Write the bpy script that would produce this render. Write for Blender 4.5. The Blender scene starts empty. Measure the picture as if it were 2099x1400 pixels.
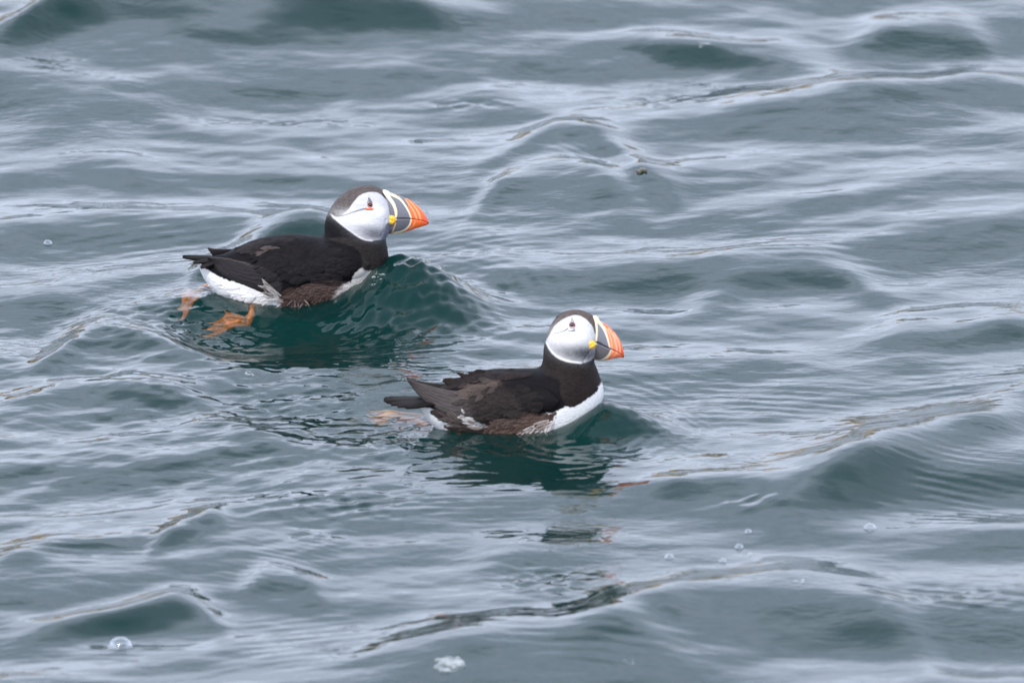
import bpy, math, random
import numpy as np
from mathutils import Vector, Matrix

# ------------------------------------------------------------------ camera, sky, sun, exposure
SC = bpy.context.scene
COL = SC.collection
ELEV = math.radians(14.0)          # how far the camera looks down on the water
DIST = 15.0                        # metres from camera to the middle of the frame
WIDE = 1.12                        # metres of sea across the frame
CE, SE = math.cos(ELEV), math.sin(ELEV)
CAM = np.array([0.0, -DIST*CE, DIST*SE])
FWD = np.array([0.0, CE, -SE]); UP = np.array([0.0, SE, CE])
cam = bpy.data.cameras.new('camera')
cam.sensor_width = 22.4; cam.lens = 300.0
cam.clip_start = 0.1; cam.clip_end = 20000
cam.dof.use_dof = True; cam.dof.focus_distance = 15.05; cam.dof.aperture_fstop = 8.0
co = bpy.data.objects.new('camera', cam); COL.objects.link(co)
co.location = CAM; co.rotation_euler = (math.pi/2-ELEV, 0, 0)
SC.camera = co

SUN_EL, SUN_AZ = math.radians(52), math.radians(200)    # azimuth clockwise from +Y (away from camera)
sun_dir = Vector((math.sin(SUN_AZ)*math.cos(SUN_EL), math.cos(SUN_AZ)*math.cos(SUN_EL), math.sin(SUN_EL)))
w = bpy.data.worlds.new("World"); SC.world = w; w.use_nodes = True
nt = w.node_tree; nt.nodes.clear()
def N(tree, t, **kw):
    n = tree.nodes.new(t)
    for k, v in kw.items():
        if k in n.inputs.keys() if isinstance(k, str) else False: n.inputs[k].default_value = v
        else: setattr(n, k, v)
    return n
sky = nt.nodes.new('ShaderNodeTexSky'); sky.sky_type = 'NISHITA'; sky.sun_disc = False
sky.sun_elevation = SUN_EL; sky.sun_rotation = SUN_AZ
sky.air_density = 1.0; sky.dust_density = 2.0; sky.ozone_density = 1.5
sm = nt.nodes.new('ShaderNodeVectorMath'); sm.operation = 'SCALE'; sm.inputs['Scale'].default_value = 0.10
nt.links.new(sky.outputs[0], sm.inputs[0])
tc = nt.nodes.new('ShaderNodeTexCoord')
mp = nt.nodes.new('ShaderNodeMapping'); mp.inputs['Scale'].default_value = (1.2, 1.2, 4.0)
nt.links.new(tc.outputs['Generated'], mp.inputs[0])
cl = nt.nodes.new('ShaderNodeTexNoise'); cl.inputs['Scale'].default_value = 1.6; cl.inputs['Detail'].default_value = 5
nt.links.new(mp.outputs[0], cl.inputs['Vector'])
cr = nt.nodes.new('ShaderNodeMapRange'); cr.inputs['From Min'].default_value = 0.38; cr.inputs['From Max'].default_value = 0.62
cr.inputs['To Min'].default_value = 0.55; cr.inputs['To Max'].default_value = 0.95
nt.links.new(cl.outputs[0], cr.inputs['Value'])
mx = nt.nodes.new('ShaderNodeMix'); mx.data_type = 'RGBA'
nt.links.new(cr.outputs[0], mx.inputs['Factor']); nt.links.new(sm.outputs[0], mx.inputs['A'])
sx = nt.nodes.new('ShaderNodeSeparateXYZ'); nt.links.new(tc.outputs['Generated'], sx.inputs[0])
hr = nt.nodes.new('ShaderNodeMapRange'); hr.interpolation_type = 'SMOOTHSTEP'
hr.inputs['From Min'].default_value = 0.08; hr.inputs['From Max'].default_value = 1.0
nt.links.new(sx.outputs['Z'], hr.inputs['Value'])
hc = nt.nodes.new('ShaderNodeMix'); hc.data_type = 'RGBA'         # thin bright cloud, brightest low down
hc.inputs['A'].default_value = (2.08, 2.27, 2.82, 1); hc.inputs['B'].default_value = (0.74, 0.86, 1.06, 1)
nt.links.new(hr.outputs[0], hc.inputs['Factor']); nt.links.new(hc.outputs['Result'], mx.inputs['B'])
bg = nt.nodes.new('ShaderNodeBackground'); bg.inputs['Strength'].default_value = 1.0
nt.links.new(mx.outputs['Result'], bg.inputs['Color'])
wo = nt.nodes.new('ShaderNodeOutputWorld'); nt.links.new(bg.outputs[0], wo.inputs['Surface'])
sun = bpy.data.lights.new('sun', 'SUN'); sun.energy = 2.6; sun.angle = math.radians(0.8); sun.color = (1.0, 0.95, 0.88)
so = bpy.data.objects.new('sun', sun); COL.objects.link(so)
so.rotation_euler = sun_dir.to_track_quat('Z', 'Y').to_euler()
SC.view_settings.view_transform = 'Standard'; SC.view_settings.look = 'None'
SC.view_settings.exposure = 0.14; SC.view_settings.gamma = 1.0
SC.cycles.max_bounces = 8; SC.cycles.caustics_refractive = True
SC.cycles.sample_clamp_indirect = 6.0

# ------------------------------------------------------------------ helpers
rng = np.random.RandomState(7)
def ground(px, py, z=0.0):
    """point of the level z that a pixel of the 2099x1400 photo looks at"""
    a = (px-1049.5)/2099*WIDE/DIST; b = (700-py)/2099*WIDE/DIST
    dx, dy, dz = a, FWD[1]+UP[1]*b, FWD[2]+UP[2]*b
    t = (z-CAM[2])/dz
    return np.array([CAM[0]+dx*t, CAM[1]+dy*t, z])

def mesh_obj(name, V, F, mat, parent=None, smooth=True, colors=None):
    V = np.asarray(V, dtype=np.float32)
    me = bpy.data.meshes.new(name)
    if isinstance(F, np.ndarray):
        n = F.shape[1]
        me.vertices.add(len(V)); me.vertices.foreach_set('co', V.ravel())
        me.loops.add(F.size); me.loops.foreach_set('vertex_index', F.astype(np.int32).ravel())
        me.polygons.add(len(F)); me.polygons.foreach_set('loop_start', np.arange(0, F.size, n, dtype=np.int32))
        me.update(calc_edges=True)
    else:
        me.from_pydata([tuple(v) for v in V], [], F); me.update()
    if smooth: me.polygons.foreach_set('use_smooth', np.ones(len(me.polygons), dtype=bool))
    if colors is not None:
        at = me.color_attributes.new('col', 'FLOAT_COLOR', 'POINT')
        c = np.ones((len(V), 4), dtype=np.float32); c[:, :3] = colors
        at.data.foreach_set('color', c.ravel())
    if mat: me.materials.append(mat)
    o = bpy.data.objects.new(name, me); COL.objects.link(o)
    if parent: o.parent = parent
    return o

def tag(o, label=None, cat=None, group=None, kind=None):
    if label: o['label'] = label
    if cat: o['category'] = cat
    if group: o['group'] = group
    if kind: o['kind'] = kind

def vnoise(P, seed=0):
    """smooth value noise on points, 0..1"""
    P = np.asarray(P, dtype=np.float64); i = np.floor(P).astype(np.int64); f = P-i
    f = f*f*(3-2*f); out = 0
    def h(a, b, c):
        n = (a*374761393 + b*668265263 + c*2147483647 + seed*974634777) & 0xffffffff
        n = ((n ^ (n >> 13))*1274126177) & 0xffffffff
        return ((n ^ (n >> 16)) & 0xffff)/65535.0
    for dx in (0, 1):
        for dy in (0, 1):
            for dz in (0, 1):
                wt = (f[:, 0] if dx else 1-f[:, 0])*(f[:, 1] if dy else 1-f[:, 1])*(f[:, 2] if dz else 1-f[:, 2])
                out = out + wt*h(i[:, 0]+dx, i[:, 1]+dy, i[:, 2]+dz)
    return out

def sdist(x, y, poly):
    """signed distance to a closed polygon, positive inside"""
    sh = x.shape; x = x.ravel(); y = y.ravel()
    P = np.asarray(poly, float); Q = np.roll(P, -1, 0)
    d = np.full(x.shape, 1e18); ins = np.zeros(x.shape, bool)
    for (ax, ay), (bx, by) in zip(P, Q):
        ex, ey = bx-ax, by-ay; L = ex*ex+ey*ey+1e-20
        t = np.clip(((x-ax)*ex+(y-ay)*ey)/L, 0, 1)
        d = np.minimum(d, (x-ax-t*ex)**2+(y-ay-t*ey)**2)
        c = ((ay > y) != (by > y)) & (x < (bx-ax)*(y-ay)/(by-ay+1e-20)+ax)
        ins ^= c
    return (np.where(ins, 1, -1)*np.sqrt(d)).reshape(sh)
def pdist(x, y, line):
    """distance to an open polyline and the parameter 0..1 along it"""
    P = np.asarray(line, float); d = np.full(x.shape, 1e18); s = np.zeros(x.shape)
    L = np.r_[0, np.cumsum(np.hypot(*np.diff(P, axis=0).T))]; T = L[-1]
    for k in range(len(P)-1):
        ax, ay = P[k]; ex, ey = P[k+1]-P[k]; l2 = ex*ex+ey*ey+1e-20
        t = np.clip(((x-ax)*ex+(y-ay)*ey)/l2, 0, 1)
        dd = (x-ax-t*ex)**2+(y-ay-t*ey)**2
        m = dd < d; d = np.where(m, dd, d); s = np.where(m, (L[k]+t*(L[k+1]-L[k]))/T, s)
    return np.sqrt(d), s
def sstep(a, b, x):
    t = np.clip((x-a)/(b-a), 0, 1); return t*t*(3-2*t)
def catmull(pts, n=6, closed=True):
    P = np.asarray(pts, float); out = []; m = len(P)
    rngk = range(m) if closed else range(m-1)
    for k in rngk:
        if closed: p0, p1, p2, p3 = P[k-1], P[k], P[(k+1) % m], P[(k+2) % m]
        else: p0, p1, p2, p3 = P[max(k-1, 0)], P[k], P[k+1], P[min(k+2, m-1)]
        for j in range(n):
            t = j/n
            out.append(0.5*((2*p1)+(p2-p0)*t+(2*p0-5*p1+4*p2-p3)*t*t+(3*p1-p0-3*p2+p3)*t**3))
    if not closed: out.append(P[-1])
    return np.array(out)
def resample(line, n):
    P = catmull(line, 8, False); L = np.r_[0, np.cumsum(np.hypot(*np.diff(P, axis=0).T))]
    s = np.linspace(0, L[-1], n)
    return np.c_[np.interp(s, L, P[:, 0]), np.interp(s, L, P[:, 1])]

def surface_net(F, org, h):
    """closed quad mesh of the zero level of F (positive inside)"""
    nx, ny, nz = F.shape
    S = F > 0
    acc = np.zeros((nx-1, ny-1, nz-1, 3), np.float32); cnt = np.zeros((nx-1, ny-1, nz-1), np.float32)
    c = lambda a, i, j, k: a[i:nx-1+i, j:ny-1+j, k:nz-1+k]
    E = []
    for ax in range(3):
        for u in (0, 1):
            for v in (0, 1):
                a = [0, 0, 0]; o = [q for q in range(3) if q != ax]; a[o[0]] = u; a[o[1]] = v
                b = list(a); b[ax] = 1; E.append((ax, a, b))
    for ax, a, b in E:
        Sa, Sb = c(S, *a), c(S, *b); m = Sa != Sb
        Fa, Fb = c(F, *a)[m], c(F, *b)[m]; t = Fa/(Fa-Fb)
        p = np.tile(np.array(a, np.float32), (len(t), 1)); p[:, ax] += t
        acc[m] += p; cnt[m] += 1
    act = cnt > 0; idx = np.full(act.shape, -1, np.int64); idx[act] = np.arange(act.sum())
    ijk = np.argwhere(act); V = (ijk+acc[act]/cnt[act][:, None])*h+np.asarray(org)
    Q = []
    for ax in range(3):
        o = [q for q in range(3) if q != ax]
        sl0 = [slice(1, -1)]*3; sl1 = [slice(1, -1)]*3
        sl0[ax] = slice(0, -1); sl1[ax] = slice(1, None)
        A, B = S[tuple(sl0)], S[tuple(sl1)]
        for flip in (False, True):
            m = (A & ~B) if not flip else (~A & B)
            g = np.argwhere(m); off = np.ones(3, int); off[ax] = 0; g = g+off
            q = []
            for u, v in ((0, 0), (1, 0), (1, 1), (0, 1)):
                s = g.copy(); s[:, o[0]] -= u; s[:, o[1]] -= v
                q.append(idx[s[:, 0], s[:, 1], s[:, 2]])
            q = np.stack(q, 1)
            if flip != (ax == 1): q = q[:, ::-1]
            Q.append(q)
    return V, np.concatenate(Q)

def relax(V, F, it=2, lam=0.5):
    V = V.copy()
    a = np.concatenate([F[:, 0], F[:, 1], F[:, 2], F[:, 3]]); b = np.concatenate([F[:, 1], F[:, 2], F[:, 3], F[:, 0]])
    deg = np.bincount(a, minlength=len(V))+np.bincount(b, minlength=len(V))
    for _ in range(it):
        s = np.stack([np.bincount(a, V[b, k], len(V))+np.bincount(b, V[a, k], len(V)) for k in range(3)], 1)
        V += lam*(s/np.maximum(deg, 1)[:, None]-V)
    return V
def subdiv(V, F):
    """one level of subdivision surface, returned as arrays"""
    o = mesh_obj('tmp', V, F, None)
    md = o.modifiers.new('s', 'SUBSURF'); md.levels = 1; md.render_levels = 1
    dg = bpy.context.evaluated_depsgraph_get(); ev = o.evaluated_get(dg); me = ev.to_mesh()
    v = np.empty(len(me.vertices)*3, np.float32); me.vertices.foreach_get('co', v)
    f = np.empty(len(me.loops), np.int32); me.loops.foreach_get('vertex_index', f)
    ev.to_mesh_clear(); m = o.data; bpy.data.objects.remove(o); bpy.data.meshes.remove(m)
    return v.reshape(-1, 3).astype(float), f.reshape(-1, 4)

class Inflate:
    """rounded body from a side outline: half-width comes from the solved membrane over the outline"""
    def __init__(self, poly, h, K):
        P = np.asarray(poly); self.h = h; mg = 5*h
        self.x0, self.z0 = P[:, 0].min()-mg, P[:, 1].min()-mg
        nx = int((P[:, 0].max()+mg-self.x0)/h)+1; nz = int((P[:, 1].max()+mg-self.z0)/h)+1
        X, Z = np.meshgrid(self.x0+h*np.arange(nx), self.z0+h*np.arange(nz), indexing='ij')
        sd = sdist(X, Z, P); M = sd > 0
        def A(u):
            r = 4*u; r[1:] -= u[:-1]; r[:-1] -= u[1:]; r[:, 1:] -= u[:, :-1]; r[:, :-1] -= u[:, 1:]
            return r*M
        b = M*h*h; u = np.zeros_like(b); r = b-A(u); p = r.copy(); rs = (r*r).sum()
        for _ in range(900):
            Ap = A(p); al = rs/(p*Ap).sum(); u += al*p; r -= al*Ap; rn = (r*r).sum()
            if rn < 1e-9*(b*b).sum(): break
            p = r+rn/rs*p; rs = rn
        phi = np.where(M, u, 0)
        # near the outline use the true distance so the edge has no steps
        gx = np.full_like(phi, 0.02); inner = (sd > 1.5*h) & (sd < 4*h)
        band = (sd > 0) & (sd < 3*h)
        ratio = phi/np.maximum(sd, h)
        g = np.median(ratio[inner]); phi = np.where(sd <= 0, g*sd, phi)
        self.phi = phi*K(X, Z) if callable(K) else phi*K
        self.nx, self.nz = nx, nz
    def W(self, x, z):
        fx = np.clip((x-self.x0)/self.h, 0, self.nx-1.001); fz = np.clip((z-self.z0)/self.h, 0, self.nz-1.001)
        i = fx.astype(int); k = fz.astype(int); a = fx-i; b = fz-k; p = self.phi
        v = p[i, k]*(1-a)*(1-b)+p[i+1, k]*a*(1-b)+p[i, k+1]*(1-a)*b+p[i+1, k+1]*a*b
        return np.sqrt(np.maximum(v, 0))
    def mesh(self, h, extra=None):
        xs = np.arange(self.x0, self.x0+(self.nx-1)*self.h, h); zs = np.arange(self.z0, self.z0+(self.nz-1)*self.h, h)
        ym = math.sqrt(self.phi.max())+3*h; n = int(ym/h)+1; ys = (np.arange(-n, n)+0.5)*h
        X, Z = np.meshgrid(xs, zs, indexing='ij')
        fx = (X-self.x0)/self.h; fz = (Z-self.z0)/self.h
        i = np.clip(fx.astype(int), 0, self.nx-2); k = np.clip(fz.astype(int), 0, self.nz-2); a = fx-i; b = fz-k; p = self.phi
        v = p[i, k]*(1-a)*(1-b)+p[i+1, k]*a*(1-b)+p[i, k+1]*(1-a)*b+p[i+1, k+1]*a*b
        F = (v[:, None, :]-(ys**2)[None, :, None]).astype(np.float32)
        return surface_net(F, (xs[0], ys[0], zs[0]), h)

# ------------------------------------------------------------------ materials
def new_mat(name):
    m = bpy.data.materials.new(name); m.use_nodes = True; m.node_tree.nodes.clear()
    return m, m.node_tree
def feather_mat():
    m, t = new_mat('feathers')
    a = t.nodes.new('ShaderNodeAttribute'); a.attribute_name = 'col'
    tcn = t.nodes.new('ShaderNodeTexCoord'); mpn = t.nodes.new('ShaderNodeMapping'); mpn.inputs['Scale'].default_value = (140, 420, 620)
    mpn.inputs['Rotation'].default_value = (0, 0.25, 0)
    t.links.new(tcn.outputs['Object'], mpn.inputs[0])
    n = t.nodes.new('ShaderNodeTexNoise'); n.inputs['Scale'].default_value = 1.0; n.inputs['Detail'].default_value = 4; n.inputs['Roughness'].default_value = 0.65
    t.links.new(mpn.outputs[0], n.inputs['Vector'])
    mr = t.nodes.new('ShaderNodeMapRange'); mr.inputs['From Min'].default_value = 0.3; mr.inputs['From Max'].default_value = 0.7
    mr.inputs['To Min'].default_value = 0.86; mr.inputs['To Max'].default_value = 1.12
    t.links.new(n.outputs[0], mr.inputs['Value'])
    mul = t.nodes.new('ShaderNodeVectorMath'); mul.operation = 'SCALE'
    t.links.new(a.outputs['Color'], mul.inputs[0]); t.links.new(mr.outputs[0], mul.inputs['Scale'])
    b = t.nodes.new('ShaderNodeBsdfPrincipled'); b.inputs['Roughness'].default_value = 0.62
    b.inputs['Specular IOR Level'].default_value = 0.07
    b.inputs['Sheen Weight'].default_value = 0.0; b.inputs['Sheen Roughness'].default_value = 0.4
    t.links.new(mul.outputs[0], b.inputs['Base Color'])
    bp = t.nodes.new('ShaderNodeBump'); bp.inputs['Strength'].default_value = 0.35; bp.inputs['Distance'].default_value = 0.0012
    t.links.new(n.outputs[0], bp.inputs['Height']); t.links.new(bp.outputs[0], b.inputs['Normal'])
    o = t.nodes.new('ShaderNodeOutputMaterial'); t.links.new(b.outputs[0], o.inputs[0])
    return m
def attr_mat(name, rough, spec=0.5, bump=0.0, scale=900, coat=0.0):
    m, t = new_mat(name)
    a = t.nodes.new('ShaderNodeAttribute'); a.attribute_name = 'col'
    b = t.nodes.new('ShaderNodeBsdfPrincipled'); b.inputs['Roughness'].default_value = rough
    b.inputs['Specular IOR Level'].default_value = spec; b.inputs['Coat Weight'].default_value = coat
    tcn = t.nodes.new('ShaderNodeTexCoord')
    n = t.nodes.new('ShaderNodeTexNoise'); n.inputs['Scale'].default_value = scale; n.inputs['Detail'].default_value = 3
    t.links.new(tcn.outputs['Object'], n.inputs['Vector'])
    mr = t.nodes.new('ShaderNodeMapRange'); mr.inputs['To Min'].default_value = 0.85; mr.inputs['To Max'].default_value = 1.15
    t.links.new(n.outputs[0], mr.inputs['Value'])
    mul = t.nodes.new('ShaderNodeVectorMath'); mul.operation = 'SCALE'
    t.links.new(a.outputs['Color'], mul.inputs[0]); t.links.new(mr.outputs[0], mul.inputs['Scale'])
    t.links.new(mul.outputs[0], b.inputs['Base Color'])
    if bump:
        bp = t.nodes.new('ShaderNodeBump'); bp.inputs['Strength'].default_value = bump; bp.inputs['Distance'].default_value = 0.0006
        t.links.new(n.outputs[0], bp.inputs['Height']); t.links.new(bp.outputs[0], b.inputs['Normal'])
    o = t.nodes.new('ShaderNodeOutputMaterial'); t.links.new(b.outputs[0], o.inputs[0])
    return m
M_FEATHER = feather_mat()
M_HORN = attr_mat('bill horn', 0.38, 0.45, 0.25, 700)
M_SKIN = attr_mat('orange skin', 0.35, 0.5, 0.5, 900)
M_EYE = attr_mat('wet eye', 0.06, 0.6, 0, 100, 0.6)
M_ROCK = attr_mat('shore rock', 0.9, 0.2, 0.0, 0.4)

def water_mat():
    m, t = new_mat('sea water'); L = t.links
    geo = t.nodes.new('ShaderNodeNewGeometry')
    def noise(scale, sx, sy, detail, rot=0.0, rough=0.5):
        mpn = t.nodes.new('ShaderNodeMapping'); mpn.inputs['Scale'].default_value = (sx, sy, 1); mpn.inputs['Rotation'].default_value = (0, 0, rot)
        L.new(geo.outputs['Position'], mpn.inputs[0])
        n = t.nodes.new('ShaderNodeTexNoise'); n.inputs['Scale'].default_value = scale; n.inputs['Detail'].default_value = detail
        n.inputs['Roughness'].default_value = rough
        L.new(mpn.outputs[0], n.inputs['Vector']); return n
    n1 = noise(22, 1.0, 1.3, 3, 0.15, 0.45)
    n2 = noise(70, 1.0, 1.6, 2, -0.2, 0.4)
    patch = noise(2.2, 1, 1, 2)
    pr = t.nodes.new('ShaderNodeMapRange'); pr.inputs['From Min'].default_value = 0.42; pr.inputs['From Max'].default_value = 0.68
    pr.inputs['To Min'].default_value = 0.1; pr.inputs['To Max'].default_value = 1.0; L.new(patch.outputs[0], pr.inputs['Value'])
    b1 = t.nodes.new('ShaderNodeBump'); b1.inputs['Strength'].default_value = 0.28; b1.inputs['Distance'].default_value = 0.004
    L.new(n1.outputs[0], b1.inputs['Height'])
    b2 = t.nodes.new('ShaderNodeBump'); b2.inputs['Distance'].default_value = 0.0007
    L.new(pr.outputs[0], b2.inputs['Strength']); L.new(n2.outputs[0], b2.inputs['Height']); L.new(b1.outputs[0], b2.inputs['Normal'])
    fr = t.nodes.new('ShaderNodeFresnel'); fr.inputs['IOR'].default_value = 1.333; L.new(b2.outputs[0], fr.inputs['Normal'])
    gl = t.nodes.new('ShaderNodeBsdfGlossy'); gl.inputs['Roughness'].default_value = 0.022; L.new(b2.outputs[0], gl.inputs['Normal'])
    df = t.nodes.new('ShaderNodeBsdfDiffuse'); df.inputs['Color'].default_value = (0.012, 0.112, 0.104, 1)
    rf = t.nodes.new('ShaderNodeBsdfRefraction'); rf.inputs['IOR'].default_value = 1.333; rf.inputs['Roughness'].default_value = 0.0
    rf.inputs['Color'].default_value = (0.95, 0.97, 0.93, 1); L.new(b2.outputs[0], rf.inputs['Normal'])
    tp = t.nodes.new('ShaderNodeBsdfTransparent'); tp.inputs['Color'].default_value = (0.95, 0.97, 0.93, 1)
    rt = t.nodes.new('ShaderNodeMixShader'); rt.inputs[0].default_value = 0.5
    L.new(rf.outputs[0], rt.inputs[1]); L.new(tp.outputs[0], rt.inputs[2])
    body = t.nodes.new('ShaderNodeMixShader'); body.inputs[0].default_value = 0.87
    L.new(df.outputs[0], body.inputs[1]); L.new(rt.outputs[0], body.inputs[2])
    mxs = t.nodes.new('ShaderNodeMixShader'); L.new(fr.outputs[0], mxs.inputs[0]); L.new(body.outputs[0], mxs.inputs[1]); L.new(gl.outputs[0], mxs.inputs[2])
    o = t.nodes.new('ShaderNodeOutputMaterial'); L.new(mxs.outputs[0], o.inputs[0])
    return m
M_WATER = water_mat()

# ------------------------------------------------------------------ the sea
# crest lines: pixels of the photo where each crest shows, height, reach towards and away from the camera (metres)
RIDGES = [
 ([(-200,80),(0,40),(150,8),(400,-15),(800,-5),(1000,10)], .034, .10, .10),
 ([(1290,70),(1500,80),(1640,100),(1720,122)], .017, .050, .09),
 ([(1720,66),(1820,48),(1930,44),(2040,60)], .016, .060, .09),
 ([(960,330),(1060,285),(1150,255),(1230,265),(1320,330),(1400,380)], .013, .065, .08),
 ([(1450,200),(1700,172),(2150,150)], .018, .13, .12),
 ([(940,440),(1050,350),(1180,335),(1330,400)], .013, .09, .09),
 ([(380,545),(450,500),(540,450),(630,428),(740,450)], .026, .046, .07),
 ([(60,720),(150,668),(240,648),(330,660),(430,690)], .022, .050, .09),
 ([(-60,800),(120,780),(330,790),(520,812)], .012, .075, .09),
 ([(200,880),(400,870),(620,905)], .009, .06, .07),
 ([(1400,585),(1550,548),(1700,545),(1880,580)], .013, .08, .10),
 ([(1560,1010),(1700,955),(1880,900),(2120,820)], .026, .11, .12),
 ([(1300,1010),(1480,985),(1650,1010)], .010, .08, .10),
 ([(300,1115),(370,1078),(430,1060),(470,1068)], .013, .035, .05),
 ([(-40,1140),(140,1118),(300,1104)], .010, .040, .06),
 ([(20,1290),(150,1262),(300,1238),(400,1240),(480,1280)], .018, .060, .08),
 ([(480,1200),(570,1172),(680,1205)], .012, .05, .06),
 ([(1150,1275),(1330,1240),(1450,1210),(1600,1192),(1720,1205),(1800,1255),(1880,1330),(1960,1400)], .017, .11, .11),
 ([(760,1350),(980,1300),(1180,1292),(1380,1320)], .017, .09, .10),
 ([(-50,330),(150,315),(350,345)], .008, .07, .09),
 ([(0,210),(200,200),(420,225)], .010, .08, .09),
 ([(700,160),(900,140),(1100,165)], .010, .09, .10),
 ([(1750,690),(1950,660),(2150,640)], .010, .07, .09),
 ([(950,1150),(1150,1110),(1300,1140)], .008, .07, .09),
]
GLINTS = [(1380, 195, 90, 22, .016), (1110, 1200, 80, 26, .020), (1960, 1250, 150, 22, .018), (1710, 905, 50, 18, .016), (700, 1040, 160, 22, .016),
 (540, 235, 180, 12, .012), (960, 205, 110, 10, .012), (1260, 935, 40, 30, .012), (640, 1110, 60, 25, .010), (1540, 1050, 60, 10, .012), (330, 790, 60, 30, .012),
 (800, 900, 160, 40, .014), (560, 830, 160, 60, .010)]
# short parallel ripples riding on the wave faces: pixel, reach in pixels, direction, wavelength, height
TRAINS = [(1560, 820, 190, 42, 1.45, .026, .00050), (1380, 860, 70, 60, .5, .013, .00022), (850, 720, 110, 40, 1.9, .022, .00045),
 (140, 1145, 150, 24, 1.7, .022, .00045), (1180, 310, 60, 40, .6, .018, .0002), (560, 1170, 90, 40, 1.0, .016, .0003),
 (1960, 780, 140, 40, 1.8, .030, .0005), (620, 1330, 130, 50, 2.0, .024, .0004), (1650, 500, 200, 50, 1.7, .034, .0005),
 (1950, 1010, 120, 60, 1.3, .022, .0004), (330, 480, 150, 60, 2.0, .028, .0005), (900, 1040, 200, 30, 1.8, .02, .0003),
 (1200, 1350, 200, 40, 1.5, .03, .0004), (250, 1350, 120, 20, 1.55, .018, .0003), (1000, 480, 120, 60, 2.3, .02, .0003)]
B1 = ground(600, 602); B2 = ground(1030, 864)     # where the two birds sit
def sea_height(X, Y, cx=None, cy=None):
    """cx, cy: grid spacing at each point, to drop waves too fine for it"""
    rs = np.random.RandomState(11)
    X = X.astype(np.float32); Y = Y.astype(np.float32)
    if cx is None: cx = np.zeros_like(X); cy = np.zeros_like(Y)
    cell = np.maximum(cx, cy)
    H = np.zeros_like(X)
    wx = X+0.05*np.sin(2.1*Y+1.3*X+0.5)+0.02*np.sin(7*Y-3*X); wy = Y+0.06*np.sin(1.7*X-0.9*Y+2)+0.02*np.sin(6.1*X+2*Y)
    near = sstep(9.0, 2.5, np.hypot(X, Y))
    rough = 0.5+0.5*np.sin(1.9*X+0.7*Y+1.0)*np.sin(1.3*Y-0.8*X+0.4)
    # choppier water round the birds' wake
    gx, gy, _ = ground(600, 860); wake = np.exp(-((X-gx)/0.42)**2-((Y-gy)/0.55)**2)
    gx, gy, _ = ground(200, 760); wake = np.maximum(wake, 0.9*np.exp(-((X-gx)/0.32)**2-((Y-gy)/0.40)**2))
    def band(n, l0, l1, slope, spread, gain=1.0, main=-1.45):
        nonlocal H
        for k in range(n):
            lam = l0*(l1/l0)**rs.rand(); th = main+spread*rs.randn()
            kk = 2*math.pi/lam; a = slope/kk*math.sqrt(2.0/n)*(0.6+0.8*rs.rand())
            ph = rs.rand()*6.283
            f = sstep(lam*0.34, lam*0.16, cell)
            H = H+(a*gain*f)*np.cos(kk*(wx*math.cos(th)+wy*math.sin(th))+ph).astype(np.float32)
    band(8, 1.6, 5.0, .040, .5)
    band(14, .45, 1.1, .040, .38)
    band(22, .17, .42, .046, .45)
    band(26, .07, .16, .030, .7, 0.45+0.55*rough+0.8*wake)
    band(30, .030, .065, .023, .8, 0.25+0.55*rough*rough+1.9*wake)
    band(30, .012, .026, .016, .8, 0.10+0.35*rough**3+2.2*wake)
    # crests that stand where the photograph has them
    for pts, A, Lf, Lb in RIDGES:
        G = np.array([ground(px, py, .78*A)[:2] for px, py in pts]); o = np.argsort(G[:, 0]); G = G[o]
        C = catmull(G, 6, False); C = C[np.argsort(C[:, 0])]
        yc = np.interp(X, C[:, 0], C[:, 1]); x0, x1 = C[0, 0], C[-1, 0]; e = 0.30*(x1-x0)
        tp = sstep(x0-0.3*e, x0+e, X)*sstep(x1+0.3*e, x1-e, X)
        q = A*900
        s = Y-yc+0.012*np.sin(23*X+3*q)+0.006*np.sin(61*X+q+9*Y); L = np.where(s < 0, Lf, Lb)*(1+.25*np.sin(13*X+q))
        H += (0.78*A*tp*(1+.2*np.sin(17*X+2*q)+.15*np.sin(41*X+q))*np.exp(-(s/L)**2)).astype(np.float32)
    # calm the water under each bird, then give it the bow wave and hollow the photo shows
    for (bx, by, _), rch in ((B1, .12), (B2, .46)):
        vv = Y-by+0.03
        m = np.exp(-((X-bx-(.02 if rch > .3 else 0))/0.16)**2-(np.where(vv > 0, vv/0.10, vv/rch))**2); H = H*(1-(.92 if rch > .3 else .82)*m)
    # small broken patches whose facets lean back far enough to mirror the shore
    for px, py, rx, ry, a in GLINTS:
        g = ground(px, py); du = (X-g[0])/(rx*WIDE/2099); dv = (Y-g[1])/(ry*WIDE/2099/SE)
        tb = 0
        for k in range(7):
            lam = .016+.004*k; th = -1.5+.9*math.sin(px+k*2.1); kk = 6.283/lam
            tb = tb+.75*lam*np.cos(kk*(X*math.cos(th)+Y*math.sin(th))+k*1.7+2*np.sin(14*X+9*Y+k))
        H = H+((a*tb-.085*(Y-g[1]))*np.exp(-du**2-dv**2)*np.where(cell < .006, 1, 0)).astype(np.float32)
    bx, by, _ = B1
    turb = 0
    for k in range(26):
        lam = 0.010*(3.2)**rs.rand(); th = rs.rand()*6.283; kk = 6.283/lam
        turb = turb+lam*np.cos(kk*(X*math.cos(th)+Y*math.sin(th)*0.8)+rs.rand()*6.283+2*np.sin(9*X+4*Y+k))
    u = X-bx; v = Y-by
    v2 = v+.018; mound = 0.051*np.exp(-(np.where(u < .118, (u-.118)/.062, (u-.118)/.075))**2-(np.where(v2 > 0, v2/0.065, v2/0.10))**2)
    mound += 0.016*np.exp(-((u-0.17)/0.05)**2-((v+0.06)/0.07)**2)
    H += mound
    H += 0.021*turb*np.exp(-((u-0.135)/0.075)**2-((v+0.05)/0.11)**2)*np.where(cell < 0.01, 1, 0)
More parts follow.
